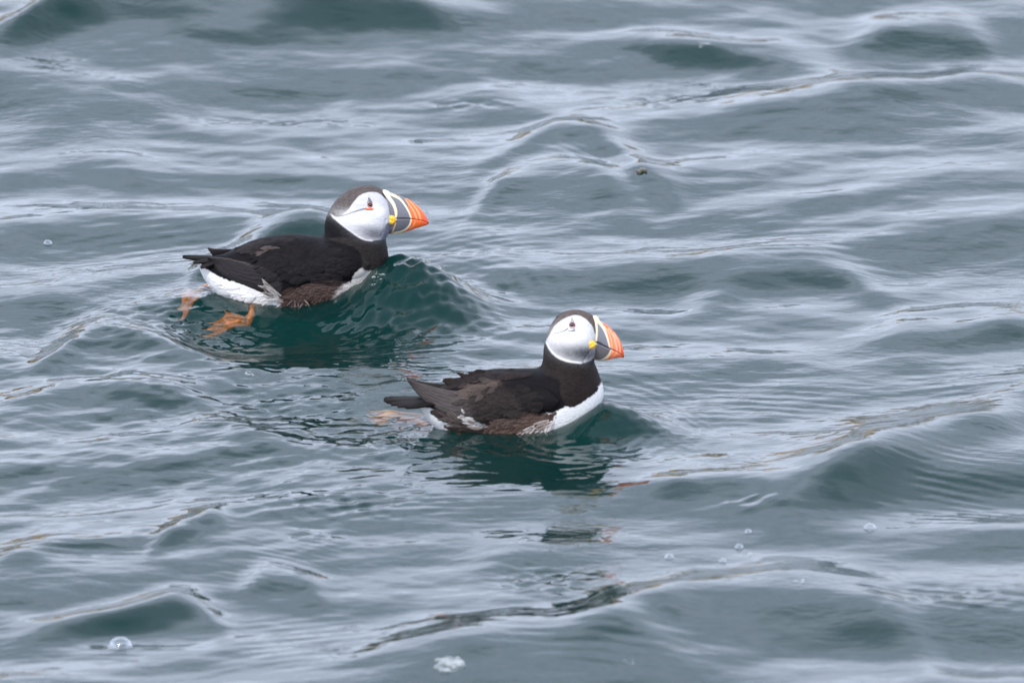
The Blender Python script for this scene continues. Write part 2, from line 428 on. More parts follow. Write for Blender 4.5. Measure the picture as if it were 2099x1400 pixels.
    H += 0.010*turb*np.exp(-((u+0.12)/0.10)**2-((v+0.10)/0.08)**2)*np.where(cell < 0.01, 1, 0)
    H -= 0.012*np.exp(-((u-0.00)/0.12)**2-((v+0.17)/0.10)**2)
    H += 0.011*np.exp(-((u+0.11)/0.06)**2-((v+0.03)/0.07)**2)
    bx, by, _ = B2; u = X-bx; v = Y-by
    H += 0.023*np.exp(-(np.where(u < .115, (u-.115)/.030, (u-.115)/.055))**2-((v+.01+.4*(u-.115))/0.045)**2)
    H += 0.013*np.exp(-((u-.092)/.030)**2-((v+.045)/.035)**2)
    H += 0.006*turb*np.exp(-((u-.14)/0.05)**2-((v+.03)/0.06)**2)*np.where(cell < 0.01, 1, 0)
    H -= 0.003*np.exp(-((u-0.00)/0.12)**2-((v+0.10)/0.05)**2)
    H += 0.0055*turb*np.exp(-((u+0.02)/0.12)**2-((v+0.10)/0.06)**2)*np.where(cell < 0.01, 1, 0)
    for px, py, rx, ry, th, lam, a in TRAINS:
        g = ground(px, py); mx_ = rx*WIDE/2099; my_ = ry*WIDE/2099/SE; du = X-g[0]; dv = Y-g[1]
        ph = 2*math.pi/lam*(math.cos(th)*du+math.sin(th)*dv+.35*du*du/.3+.004*np.sin(19*du+7*dv))
        H += (.7*a*np.cos(ph)*(.6+.6*np.sin(40*du+23*dv+px)**2)*np.exp(-(du/mx_)**2-(dv/my_)**2)*np.where(cell < lam*.3, 1, 0)).astype(np.float32)
    # ring ripples running ahead of each breast
    for (bx, by, _), dx, r1, a in ((B2, .09, .17, .00032), (B1, .13, .20, .00030), (B2, -.10, .15, .00025)):
        r = np.hypot(X-bx-dx, (Y-by)*0.62)
        H += a*(.35+.9*np.sin(27*X+11*Y+bx*9)**2*np.cos(13*Y-8*X)**2)*np.cos(2*math.pi*(r+.003*np.sin(21*X+4))/(.009+.03*r))*sstep(.045, .08, r)*sstep(r1, r1-.06, r)*np.where(cell < 0.004, 1, 0)
    return H

def axis(lo, hi, step, far, g):
    mid = np.arange(lo, hi+1e-9, step); a = []; s = step; x = hi
    while x < far: s = min(s*g, 260); x += s; a.append(x)
    b = []; s = step; x = lo
    while x > -far: s = min(s*g, 260); x -= s; b.append(x)
    return np.array(b[::-1]+list(mid)+a)
xs = axis(-.72, .72, .0021, 9000, 1.06); ys = axis(-1.42, 1.75, .0034, 9000, 1.06)
cxs = np.gradient(xs); cys = np.gradient(ys)
X, Y = np.meshgrid(xs, ys); CX, CY = np.meshgrid(cxs, cys)
H = sea_height(X, Y, CX, CY)
nxx, nyy = len(xs), len(ys)
Vw = np.stack([X, Y, H], -1).reshape(-1, 3)
I = (np.arange(nyy-1)[:, None]*nxx+np.arange(nxx-1)[None, :]).ravel()
sea = mesh_obj('sea', Vw, np.stack([I, I+1, I+1+nxx, I+nxx], 1), M_WATER)
tag(sea, kind='structure')
def hz(x, y): return float(sea_height(np.array([x]), np.array([y]))[0])
def surf(px, py):
    """where a pixel meets the wavy surface"""
    z = 0.0
    for _ in range(12):
        p = ground(px, py, z); z = 0.5*z+0.5*hz(p[0], p[1])
    p = ground(px, py, z); return p

mdeep, td = new_mat('deep water')
dd = td.nodes.new('ShaderNodeBsdfDiffuse'); dd.inputs['Color'].default_value = (0.003, 0.024, 0.024, 1)
oo = td.nodes.new('ShaderNodeOutputMaterial'); td.links.new(dd.outputs[0], oo.inputs[0])
sb = mesh_obj('seabed', [(-9500, -9500, -1.6), (9500, -9500, -1.6), (9500, 9500, -1.6), (-9500, 9500, -1.6)], [(0, 1, 2, 3)], mdeep, smooth=False)
tag(sb, kind='structure')

# far rocky shore that the backs of the waves mirror
def rocky_shore():
    n = 420; m = 14; V = []; C = []
    xs_ = np.linspace(-260, 260, n)
    top = 26*(vnoise(np.c_[xs_/30, xs_*0, xs_*0], 3)-.40)+5*vnoise(np.c_[xs_/7, xs_*0, xs_*0], 4)+1.5*vnoise(np.c_[xs_/2.4, xs_*0, xs_*0], 5)
    for j in range(m):
        t = j/(m-1)
        yy = 150+26*t+6*vnoise(np.c_[xs_/7, xs_*0+j*1.3, xs_*0], 8)
        zz = -1.2+np.maximum(top, 0)*t**0.6
        q = vnoise(np.c_[xs_/3, xs_*0+j*0.9, xs_*0+2], 9)
        c = np.array([.60, .38, .14])*(0.06+1.5*sstep(.3, .75, q)[:, None]); g = sstep(.45, .6, vnoise(np.c_[xs_/12, xs_*0+j*.5, xs_*0], 12))*(t > .55)
        c = c*(1-g[:, None])+np.array([.05, .06, .02])*g[:, None]
        if t < .12: c = c*0.35
        V += list(np.c_[xs_, yy, zz]); C += list(c)
    F = [(j*n+i, j*n+i+1, (j+1)*n+i+1, (j+1)*n+i) for j in range(m-1) for i in range(n-1)]
    o = mesh_obj('rocky_shore', V, F, M_ROCK, colors=np.array(C))
    o['kind'] = 'structure'
rocky_shore()

# ------------------------------------------------------------------ puffins
Z1 = lambda *p: [(340+x/3.1803, 340+y/3.1803) for x, y in p]
Z2 = lambda *p: [(720+x/2.9167, 600+y/2.9167) for x, y in p]
H1 = lambda *p: [(640+x/7.0, 360+y/7.0) for x, y in p]
H2 = lambda *p: [(1080+x/7.7778, 610+y/7.7778) for x, y in p]
WHITE = np.array([.73, .73, .725]); BLACK = np.array([.0062, .0056, .0068]); BROWNBLACK = np.array([.022, .019, .019])
BROWN = np.array([.052, .034, .029]); CAP = np.array([.088, .074, .071]); CHEEKGREY = np.array([.22, .225, .25])
CREAM = np.array([.76, .67, .46]); SLATE = np.array([.150, .155, .182]); ORANGE = np.array([.86, .155, .035]); PALEORANGE = np.array([.90, .46, .24])
YELLOW = np.array([.86, .50, .03])

class Painter:
    def __init__(self): self.ops = []
    def poly(self, pts, col, soft=1.0, jag=0.0, smooth=True, amt=1.0):
        self.ops.append(('p', catmull(pts, 5) if smooth else np.array(pts), np.array(col), soft, jag, amt)); return self
    def line(self, pts, col, wid, soft=0.8, amt=1.0, jag=0.0):
        self.ops.append(('l', np.array(pts) if len(pts) < 3 else catmull(pts, 5, False), np.array(col), wid, soft, amt, jag)); return self
    def blob(self, c, r, col, amt=1.0, rot=0.0):
        self.ops.append(('b', c, r, np.array(col), amt, rot)); return self
    def __call__(self, U, V, base):
        C = np.tile(np.asarray(base, float), (len(U), 1))
        P3 = np.c_[U, V, U*0]
        n1 = vnoise(P3/4.0, 1)-.5+0.6*(vnoise(P3/1.7, 2)-.5); n2 = vnoise(P3/4.0, 5)-.5+0.6*(vnoise(P3/1.7, 6)-.5)
        for op in self.ops:
            if op[0] == 'p':
                _, pts, col, soft, jag, amt = op; x, y = U+jag*n1, V+jag*n2
                m = (x > pts[:, 0].min()-9) & (x < pts[:, 0].max()+9) & (y > pts[:, 1].min()-9) & (y < pts[:, 1].max()+9)
                a = np.zeros(len(U)); a[m] = sstep(-soft, soft, sdist(x[m], y[m], pts))*amt
            elif op[0] == 'l':
                _, pts, col, wid, soft, amt, jag = op; d, s = pdist(U+jag*n1, V+jag*n2, pts)
                wd = wid if np.isscalar(wid) else np.interp(s, np.linspace(0, 1, len(wid)), wid)
                a = sstep(soft, -soft, d-wd/2)*amt
            else:
                _, c, r, col, amt, rot = op; dx, dy = U-c[0], V-c[1]; cr_, sr = math.cos(rot), math.sin(rot)
                a = np.exp(-((dx*cr_+dy*sr)/r[0])**2-((-dx*sr+dy*cr_)/r[1])**2)*amt
            C = C*(1-a[:, None])+col*a[:, None]
        return C

def leaf_tube(pts, rad, seg=8):
    """tapered round tube along 3-D points"""
    P = [Vector(p) for p in pts]; V = []; F = []
    for i, p in enumerate(P):
        d = (P[min(i+1, len(P)-1)]-P[max(i-1, 0)]).normalized()
        a = d.orthogonal().normalized() if i == 0 else (a-d*a.dot(d)).normalized(); b = d.cross(a)
        for k in range(seg):
            q = 2*math.pi*k/seg; V.append(tuple(p+(a*math.cos(q)+b*math.sin(q))*rad[i]))
    for i in range(len(P)-1):
        for k in range(seg): F.append((i*seg+k, i*seg+(k+1) % seg, (i+1)*seg+(k+1) % seg, (i+1)*seg+k))
    F.append(tuple(range(seg))[::-1]); F.append(tuple((len(P)-1)*seg+k for k in range(seg)))
    return V, F

def build_puffin(D):
    U0, V0 = D['origin']; base = ground(U0, V0)
    dist = np.linalg.norm(base-CAM); p = WIDE/2099*dist/DIST
    root = bpy.data.objects.new('puffin', None); COL.objects.link(root); root.location = base; root.empty_display_size = .05
    tag(root, D['label'], 'puffin', 'puffins swimming on the sea')
    to = lambda pts: np.array([((u-U0)*p, (V0-v)*p/CE) for u, v in pts])
    rs = np.random.RandomState(D['seed'])
    hx, hzc = to([D['head']])[0]
    def K(X, Z):
        k = np.full(X.shape, 2.3); a = np.exp(-((X-hx)/.030)**2-((Z-hzc)/.030)**2)
        k = k*(1-a)+2.15*a
        return k
    body = Inflate(catmull(to(D['body']), 5), .001, K)
    V, F = body.mesh(.0013); V = relax(V, F, 2); V, F = subdiv(V, F)
    UV = lambda P: (U0+P[:, 0]/p, V0-(P[:, 2]*CE-np.abs(P[:, 1])*SE)/p)
    u, v = UV(V); C = D['paint'](u, v, BLACK)
    for ln, dp in D.get('creases', []):
        d, s_ = pdist(u, v, catmull(ln, 5, False)); V[:, 1] *= 1-dp*np.exp(-(d/2.2)**2)
    st = vnoise(np.c_[u/5.0, v/1.3, V[:, 1]*300], 21)-.5+.7*(vnoise(np.c_[u/2.2, v/1.8, V[:, 1]*500], 22)-.5)
    V[:, 1] *= 1+.010*st; lum = C.mean(1); C *= (1+np.where(lum < .2, .55, .09)*st)[:, None]
    mesh_obj('body', V, F, M_FEATHER, root, colors=C)
    def on(U, Vp, shape=body, side=1, off=0.0):
        """point of the near flank that shows at a pixel of the photo"""
        U = np.atleast_1d(np.asarray(U, float)); Vp = np.atleast_1d(np.asarray(Vp, float)); y = np.zeros(len(U)); x = (U-U0)*p
        for _ in range(14):
            z = ((V0-Vp)*p+y*SE)/CE; y = .5*y+.5*shape.W(x, z)
        y = y+off; z = ((V0-Vp)*p+y*SE)/CE
        return np.c_[x, -side*y, z]
    # --- bill: horn body, split along the gape
    bill = Inflate(catmull(to(D['bill']), 5), .0005, D.get('billK', .78))
    V, F = bill.mesh(.0007); V = relax(V, F, 2); V, F = subdiv(V, F)
    u, v = UV(V); C = D['billpaint'](u, v, ORANGE)
    for ln in D['grooves']:
        d, s = pdist(u, v, catmull(ln, 5, False)); V[:, 1] *= 1-0.09*np.exp(-(d/1.1)**2)
    d, s = pdist(u, v, catmull(D['gape'], 5, False)); V[:, 1] *= 1-0.16*np.exp(-(d/1.2)**2)
    g = catmull(D['gape'], 6, False); fc_u = u[F].mean(1); fc_v = v[F].mean(1)
    up = fc_v < np.interp(fc_u, g[:, 0], g[:, 1])
    for nm, sel in (('upper_mandible', up), ('lower_mandible', ~up)):
        f = F[sel]; ids, inv = np.unique(f, return_inverse=True)
        mesh_obj(nm, V[ids], inv.reshape(f.shape), M_HORN, root, colors=C[ids])
    # --- eyes, orbital plates and gape rosettes, one each side
    E = D['eye']
    for side in (1, -1):
        c = on(E[0], E[1], side=side)[0]
        def dome(name, r, depth, col, mat, cc, parent, sq=1.0):
            vs = []; fs = []; nseg, nr = 20, 7
            for i in range(nr):
                th = math.pi/2*i/(nr-1)
                for k in range(nseg):
                    q = 2*math.pi*k/nseg; vs.append((cc[0]+r*math.sin(th)*math.cos(q), cc[1]-side*depth*math.cos(th), cc[2]+r*sq*math.sin(th)*math.sin(q)))
            for i in range(nr-1):
                for k in range(nseg): fs.append((i*nseg+k, i*nseg+(k+1) % nseg, (i+1)*nseg+(k+1) % nseg, (i+1)*nseg+k))
            return mesh_obj(name, vs, fs, mat, parent, colors=np.tile(col, (len(vs), 1)))
        c2 = c.copy(); c2[1] += side*.0004
        ey = dome('eye', E[2]*p, .0020, D['iris'], M_EYE, c2, root)
        dome('pupil', E[2]*p*.62, .0024, (.004, .004, .005), M_EYE, c2, ey)
        # red fleshy ring
        ring = []; nn = 22
        for k in range(nn+1):
            q = 2*math.pi*k/nn; ring.append(on(E[0]+E[2]*1.12*math.cos(q), E[1]+E[2]*1.12*math.sin(q), side=side, off=.0004)[0])
        tv, tf = leaf_tube(ring, [.0004]*len(ring), 6)
        mesh_obj('eye_ring', tv, tf, M_SKIN, ey, colors=np.tile((.42, .09, .05), (len(tv), 1)))
        for pl in D['plates']:
            B = np.array([[a*(1-t)+b*t for t in np.linspace(0, 1, 5)] for a, b in zip(resample(pl[0], 7), resample(pl[1], 7))])
            pts = on(B[..., 0].ravel(), B[..., 1].ravel(), side=side, off=.0002); hgt = np.tile(np.array([-.2, .8, 1, .8, -.2])*.0007, 7)
            pts[:, 1] -= side*hgt
            fs = [(i*5+j, i*5+j+1, (i+1)*5+j+1, (i+1)*5+j) for i in range(6) for j in range(4)]
            mesh_obj('eye_plate', pts, fs, M_HORN, ey, colors=np.tile(pl[2], (35, 1)))
        ro = D['rosette']; vs = []; fs = []; n1_, n2_ = 24, 9
        c = on(ro[0], ro[1], side=side)[0]; c[1] = -side*(max(abs(c[1]), float(bill.W(c[0:1], c[2:3])[0]))-.0006)
        for i in range(n2_):
            th = math.pi/2*i/(n2_-1)
            for k in range(n1_):
                q = 2*math.pi*k/n1_; rr = math.sin(th); puck = 1-0.22*math.exp(-(abs(rr*math.sin(q))/.22)**2)*(rr < .8)
                ca, sa = math.cos(ro[4]), math.sin(ro[4]); a = rr*math.cos(q)*ro[2]*p; b = rr*math.sin(q)*ro[3]*p
                vs.append((c[0]+a*ca-b*sa, c[1]-side*.0034*math.cos(th)*puck, c[2]+a*sa+b*ca))
        for i in range(n2_-1):
            for k in range(n1_): fs.append((i*n1_+k, i*n1_+(k+1) % n1_, (i+1)*n1_+(k+1) % n1_, (i+1)*n1_+k))
        mesh_obj('gape_rosette', vs, fs, M_SKIN, root, colors=np.tile(YELLOW, (len(vs), 1))*(0.85+.3*rs.rand(len(vs), 1)))
    # --- folded wings
    ns, ntt = 150, 46; T = resample(D['wing'][0], ns); Bm = resample(D['wing'][1], ns)
    tt = np.linspace(0, 1, ntt); S = np.linspace(0, 1, ns)
    UU = T[:, None, 0]*(1-tt)+Bm[:, None, 0]*tt; VV = T[:, None, 1]*(1-tt)+Bm[:, None, 1]*tt
    base_p = on(UU.ravel(), VV.ravel()).reshape(ns, ntt, 3); yb = -base_p[..., 1]
    ytip = D['tipy']; Sg = S[:, None]*np.ones(ntt)
    yt = ytip[0]+(ytip[1]-ytip[0])*sstep(.45, 1, Sg)
    y = np.where(Sg > .45, np.maximum(yb, yt*sstep(.40, .62, Sg)), yb)
    for _ in range(10):                                           # keep it a smooth sheet
        y[1:-1] = .25*y[:-2]+.5*y[1:-1]+.25*y[2:]; y[:, 1:-1] = .25*y[:, :-2]+.5*y[:, 1:-1]+.25*y[:, 2:]
    edge = (4*tt*(1-tt))**.5
    thick = (.0042*(1-.55*Sg)*edge-.0012*(1-edge))
    n_f = 7; fr = tt*n_f+1.6*(1-Sg); saw = (fr-np.floor(fr)); rearw = sstep(.42, .62, Sg)
    thick = thick+rearw*.0013*(saw**1.5)*edge
    yo = y+thick
    def put(yy): z = ((V0-VV)*p+yy*SE)/CE; return np.stack([(UU-U0)*p, -yy, z], -1)
    Vo = put(yo).reshape(-1, 3); Vi = put(y-.0045*(1-.6*Sg)).reshape(-1, 3)
    nn = ns*ntt; q = [(i*ntt+j, i*ntt+j+1, (i+1)*ntt+j+1, (i+1)*ntt+j) for i in range(ns-1) for j in range(ntt-1)]
    Fw = list(q)+[(a+nn, d+nn, c+nn, b+nn) for a, b, c, d in q]
    rim = [i*ntt for i in range(ns)]+[(ns-1)*ntt+j for j in range(1, ntt)]+[i*ntt+ntt-1 for i in range(ns-2, -1, -1)]+[j for j in range(ntt-2, 0, -1)]
    Fw += [(rim[k], rim[(k+1) % len(rim)], rim[(k+1) % len(rim)]+nn, rim[k]+nn) for k in range(len(rim))]
    Cw = D['paint'](UU.ravel(), VV.ravel(), BLACK); Cw = D['wingpaint'](UU.ravel(), VV.ravel(), (0, 0, 0))*0+Cw
    wp = D['wingpaint']; Cw = paint_over(wp, UU.ravel(), VV.ravel(), Cw)
    edge_line = (np.exp(-((1-saw)/.10)**2)*rearw).ravel()
    Cw = Cw*(1+0.9*edge_line[:, None])
    Vw_ = np.r_[Vo, Vi]; Cw2 = np.r_[Cw, Cw*.8]
    w1 = mesh_obj('wing', Vw_, np.array(Fw), M_FEATHER, root, colors=Cw2)
    Vm = Vw_.copy(); Vm[:, 1] *= -1; dz = D.get('farwing', (0, 0))
    Vm[:, 0] += dz[0]*p; Vm[:, 2] += dz[1]*p*sstep(0, -.06, Vm[:, 0])
    mesh_obj('wing', Vm, np.array(Fw)[:, ::-1], M_FEATHER, root, colors=Cw2)
    # height of the wing sheet for laying coverts on it
    # --- loose feathers: each a small curved blade lying on the plumage
    for nm, regs in D['feathers'].items():
        AV = []; AF = []; AC = []
        for (pg, num, ang, spread, L, Wd, lift, tint) in regs:
            pg = np.array(pg); got = 0; tries = 0
            while got < num and tries < num*40:
                tries += 1; a = pg[:, 0].min()+rs.rand()*np.ptp(pg[:, 0]); b = pg[:, 1].min()+rs.rand()*np.ptp(pg[:, 1])
                if sdist(np.array([a]), np.array([b]), pg)[0] < 0: continue
                got += 1; th = math.radians(ang+spread*rs.randn()); l = L*(.7+.6*rs.rand()); wd = Wd*(.75+.5*rs.rand())
                n1_, n2_ = 7, 5; t = np.linspace(0, 1, n1_); s_ = np.linspace(-1, 1, n2_)
                prof = np.array([.35, .75, .95, 1, .92, .68, .16])*wd/2; bend = rs.randn()*.12
                du, dv = math.cos(th), math.sin(th)
                uu = a+l*t[:, None]*du-(prof[:, None]*s_+bend*l*t[:, None]**2)*dv
                vv = b+l*t[:, None]*dv+(prof[:, None]*s_+bend*l*t[:, None]**2)*du
                P = on(uu.ravel(), vv.ravel(), off=lift[0]).reshape(n1_, n2_, 3)
                P[..., 1] -= (lift[1]*t[:, None]**1.5+.0004*(1-s_**2)+rs.rand()*.0006)
                z0 = len(AV)*35
                col = paint_over(wp, uu.ravel(), vv.ravel(), D['paint'](uu.ravel(), vv.ravel(), BLACK))
                tn = np.array(tint[0])*(1-(q_ := rs.rand()))+np.array(tint[1])*q_
                fct = tint[2]; col = col*(1-fct)+tn*fct
                pale_edge = (1+tint[3]*np.maximum(np.abs(s_)[None, :]**4, (t[:, None] > .9))*np.ones((n1_, n2_))).ravel()  # vane edges and tip paler than the middle of the feather
                AV.append(P.reshape(-1, 3)); AC.append(np.clip(col*pale_edge[:, None], 0, .85))
                AF += [(z0+i*5+j, z0+i*5+j+1, z0+(i+1)*5+j+1, z0+(i+1)*5+j) for i in range(6) for j in range(4)]
        if AV: mesh_obj(nm, np.concatenate(AV), np.array(AF), M_FEATHER, root, colors=np.concatenate(AC))
    # --- tail: a fan of stiff blades
    tb = to([D['tail'][0]])[0]; AV = []; AF = []; AC = []
    tips = D['tail'][1]; nt_ = len(tips)
    for i, (tu, tv_, ty) in enumerate(tips):
        x1 = (tu-U0)*p; z1 = ((V0-tv_)*p-ty*SE)/CE
        a = np.array([tb[0], ty*.35, tb[1]]); b = np.array([x1, ty, z1]); n1_, n2_ = 9, 5
        t = np.linspace(0, 1, n1_); s_ = np.linspace(-1, 1, n2_); prof = np.array([.6, .8, .95, 1, 1, .95, .85, .6, .15])*D['tail'][2]
        d = (b-a)/np.linalg.norm(b-a); sd_ = np.cross(d, [0, 0, 1]); sd_ /= np.linalg.norm(sd_); nrm = np.cross(sd_, d)
        for lay in (1, -1):
            P = a+(b-a)*t[:, None, None]+sd_*(prof[:, None]*s_)[..., None]+nrm*((.0007*lay-.0022*np.abs(s_)**2)*np.ones((n1_, n2_))-.004*(t[:, None]**2)+.0005*i)[..., None]
            z0 = len(AV)*45; AV.append(P.reshape(-1, 3)); AC.append(np.tile(BROWNBLACK*(.5+.5*rs.rand()) if lay > 0 else BLACK, (45, 1)))
            AF += [(z0+i_*5+j, z0+i_*5+j+1, z0+(i_+1)*5+j+1, z0+(i_+1)*5+j) for i_ in range(8) for j in range(4)]
    mesh_obj('tail', np.concatenate(AV), np.array(AF), M_FEATHER, root, colors=np.concatenate(AC))
    # --- webbed feet trailing in the water
    refr = np.array([0, math.sin(math.asin(CE/1.333)), -math.cos(math.asin(CE/1.333))])
    def wet(px, py, depth, z=0.0):
        return surf(px, py)+np.array([0, 0, z])+refr*depth/(-refr[2])-base
    for ft in D['feet']:
        pt = lambda q: wet(q[0], q[1], q[2], ft.get('z', 0))
        ank = pt(ft['ankle']); AV, AF = leaf_tube([pt(q) for q in ft['leg']]+[ank], ft.get('legr', [.0042, .0034, .0034]), 10)
        toes = [pt(q) for q in ft['toes']]
        curves = []
        for tpt in toes:
            c = [ank*(1-t)+tpt*t+np.array([0, 0, .003*math.sin(math.pi*t*2)]) for t in np.linspace(0, 1, 9)]
            V2, F2 = leaf_tube(c, [.0032, .0027, .0023, .0026, .0021, .0023, .0018, .0014, .0006], 8); o_ = len(AV)
            AV += V2; AF += [tuple(i+o_ for i in f) for f in F2]; curves.append(np.array(c))
        for A_, B_ in zip(curves[:-1], curves[1:]):
            for lay in (.0004, -.0004):
                o_ = len(AV); m_ = 7
                for i in range(8):
                    for j in range(m_):
                        s = j/(m_-1); q = A_[i]*(1-s)+B_[i]*s; sc = 1-.14*math.sin(math.pi*s)*(i/7)
                        q = ank+(q-ank)*sc; AV.append((q[0], q[1], q[2]+lay+.0008*math.sin(i*1.7+j*2.1)))
                AF += [(o_+i*m_+j, o_+i*m_+j+1, o_+(i+1)*m_+j+1, o_+(i+1)*m_+j) for i in range(7) for j in range(m_-1)]
        AV = np.array(AV); nz_ = vnoise(AV*260, 3)[:, None]
        col = np.array(ft.get('col', (1.0, .28, .015)))*(.6+.6*nz_)+np.array([.1, .12, .0])*sstep(.6, .8, nz_)
        mesh_obj('foot', AV, [tuple(f) for f in AF], M_SKIN, root, colors=np.clip(col, 0, .95))
    return root

def paint_over(painter, U, V, C):
    a = painter(U, V, (0, 0, 0)); b = painter(U, V, (1, 1, 1))
    k = (b-a).mean(1, keepdims=True)                 # how much of the base still shows
    return a+C*k

P1 = Painter()
P1.poly(Z1((150,620),(200,600),(245,655),(300,695),(400,745),(460,760),(530,785),(600,815),(700,850),(745,855),(800,905),(900,960),(1100,1100),(100,1100)), WHITE, .9, 2.6)
P1.poly(Z1((745,850),(800,800),(870,790),(980,760),(1090,745),(1180,757),(1240,765),(1235,830),(1200,900),(1100,960),(900,1000),(780,960),(740,900)), BROWN, 1.4, 3.0)
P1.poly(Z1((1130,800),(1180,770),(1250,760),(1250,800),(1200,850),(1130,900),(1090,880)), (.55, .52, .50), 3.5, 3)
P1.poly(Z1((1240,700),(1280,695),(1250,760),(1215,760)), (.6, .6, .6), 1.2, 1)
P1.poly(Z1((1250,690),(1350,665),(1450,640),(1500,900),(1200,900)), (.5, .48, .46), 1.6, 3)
P1.poly(Z1((1055,480),(1140,470),(1240,480),(1340,500),(1430,485),(1480,540),(1470,640),(1380,680),(1290,680),(1280,600),(1240,540),(1160,510)), (.021, .018, .0175), 2.5, 2)
P1.poly(H1((170,640),(230,480),(330,350),(480,210),(650,150),(850,140),(1000,160),(1080,240),(1000,290),(940,300),(850,300),(700,330),(600,430),(520,560),(400,620),(280,560)), CAP, 3.0, .6)
FACE1 = H1((272,560),(370,602),(455,560),(530,490),(600,390),(680,300),(780,253),(880,245),(970,268),(1045,330),(1105,410),(1150,490),(1200,600),(1180,720),(1140,830),(1050,905),(960,930),(850,940),(760,928),(680,890),(560,800),(440,710),(340,640))
P1.poly(FACE1, (.49, .485, .505), 1.1, .9)
P1.blob(H1((700,640))[0], (42, 13), WHITE, 1.0, .25)  # cheek highlight painted into the white of the face
P1.blob(H1((960,520))[0], (18, 13), (.78, .77, .78), .9)
P1.blob(H1((840,810))[0], (34, 15), (.24, .24, .27), .85, .15)
P1.blob(H1((900,850))[0], (22, 11), (.12, .12, .14), .85, .1)
P1.poly(H1((1080,690),(1200,700),(1180,900),(990,915),(985,880),(1030,780)), (.15, .155, .19), 1.6, .4)
P1.line(H1((300,590),(420,700),(560,805),(690,895),(780,930),(870,940)), (.72, .69, .69), 2.6, 1.5, .8)
P1.line(H1((780,495),(690,515),(600,545),(500,580),(420,600)), (.24, .22, .23), [2.2, 1.6, 1.2, .6], 1.0, .75)
P1.poly(H1((255,550),(300,560),(290,590),(340,640),(300,620),(270,580)), (.4, .38, .38), .8, .3, amt=.6)
WP1 = Painter()
WP1.poly(Z1((280,595),(430,600),(600,650),(700,680),(760,760),(740,850),(660,840),(450,760),(330,690)), (.022, .020, .022), 1.5, 1)
WP1.line(Z1((290,600),(430,610),(540,645),(640,665)), (.075, .06, .055), 2.2, 1.5, .7, 2.5)

BP1 = Painter()
BP1.blob(H1((1640,640))[0], (12, 16), (.66, .07, .02), .8)
BP1.blob(H1((1330,350))[0], (9, 20), (.86, .26, .10), .6, .5)
BP1.poly(H1((1040,235),(1120,240),(1200,290),(1330,300),(1420,600),(1425,640),(1380,760),(1250,830),(1150,840),(900,900),(900,200)), SLATE, .5)
BP1.poly(H1((1230,635),(1415,640),(1380,740),(1290,800),(1200,835),(1165,790),(1200,690)), (.12, .12, .14), .6)
BP1.line(H1((1120,270),(1190,300),(1270,350),(1340,440),(1390,530),(1420,612)), CREAM, [5.5, 4.6, 3.6, 3.2, 2.8], .7)
BP1.line(H1((1422,640),(1400,710),(1350,770),(1270,812),(1150,836)), CREAM, [2.6, 3.4, 4.4, 4.6], .7)
BP1.line(H1((1050,235),(1110,330),(1160,400),(1195,480),(1208,560),(1195,640)), CREAM, [9, 7, 6.5, 6, 4], .7)
BP1.line(H1((1045,200),(1080,250)), (.75, .68, .55), 9, 1.0)
BP1.line(H1((1200,690),(1175,760),(1150,830)), (.62, .36, .16), 2.6, .8)
for g in (((1330,345),(1400,430),(1460,520),(1500,620)), ((1400,375),(1470,450),(1530,540),(1555,640))):
    BP1.line(H1(*g), PALEORANGE, [1.2, 2.0, 2.6, 2.6], .9, .8)
BP1.line(H1((1480,660),(1455,720),(1400,770)), PALEORANGE, 1.8, .9, .6)
BP1.line(H1((1225,622),(1400,625),(1560,650),(1668,690)), (.05, .03, .03), [2.2, 1.6, 1.0, .8], .6, .85)
BP1.blob(H1((1672,692))[0], (3, 3), (.10, .05, .05), .9)

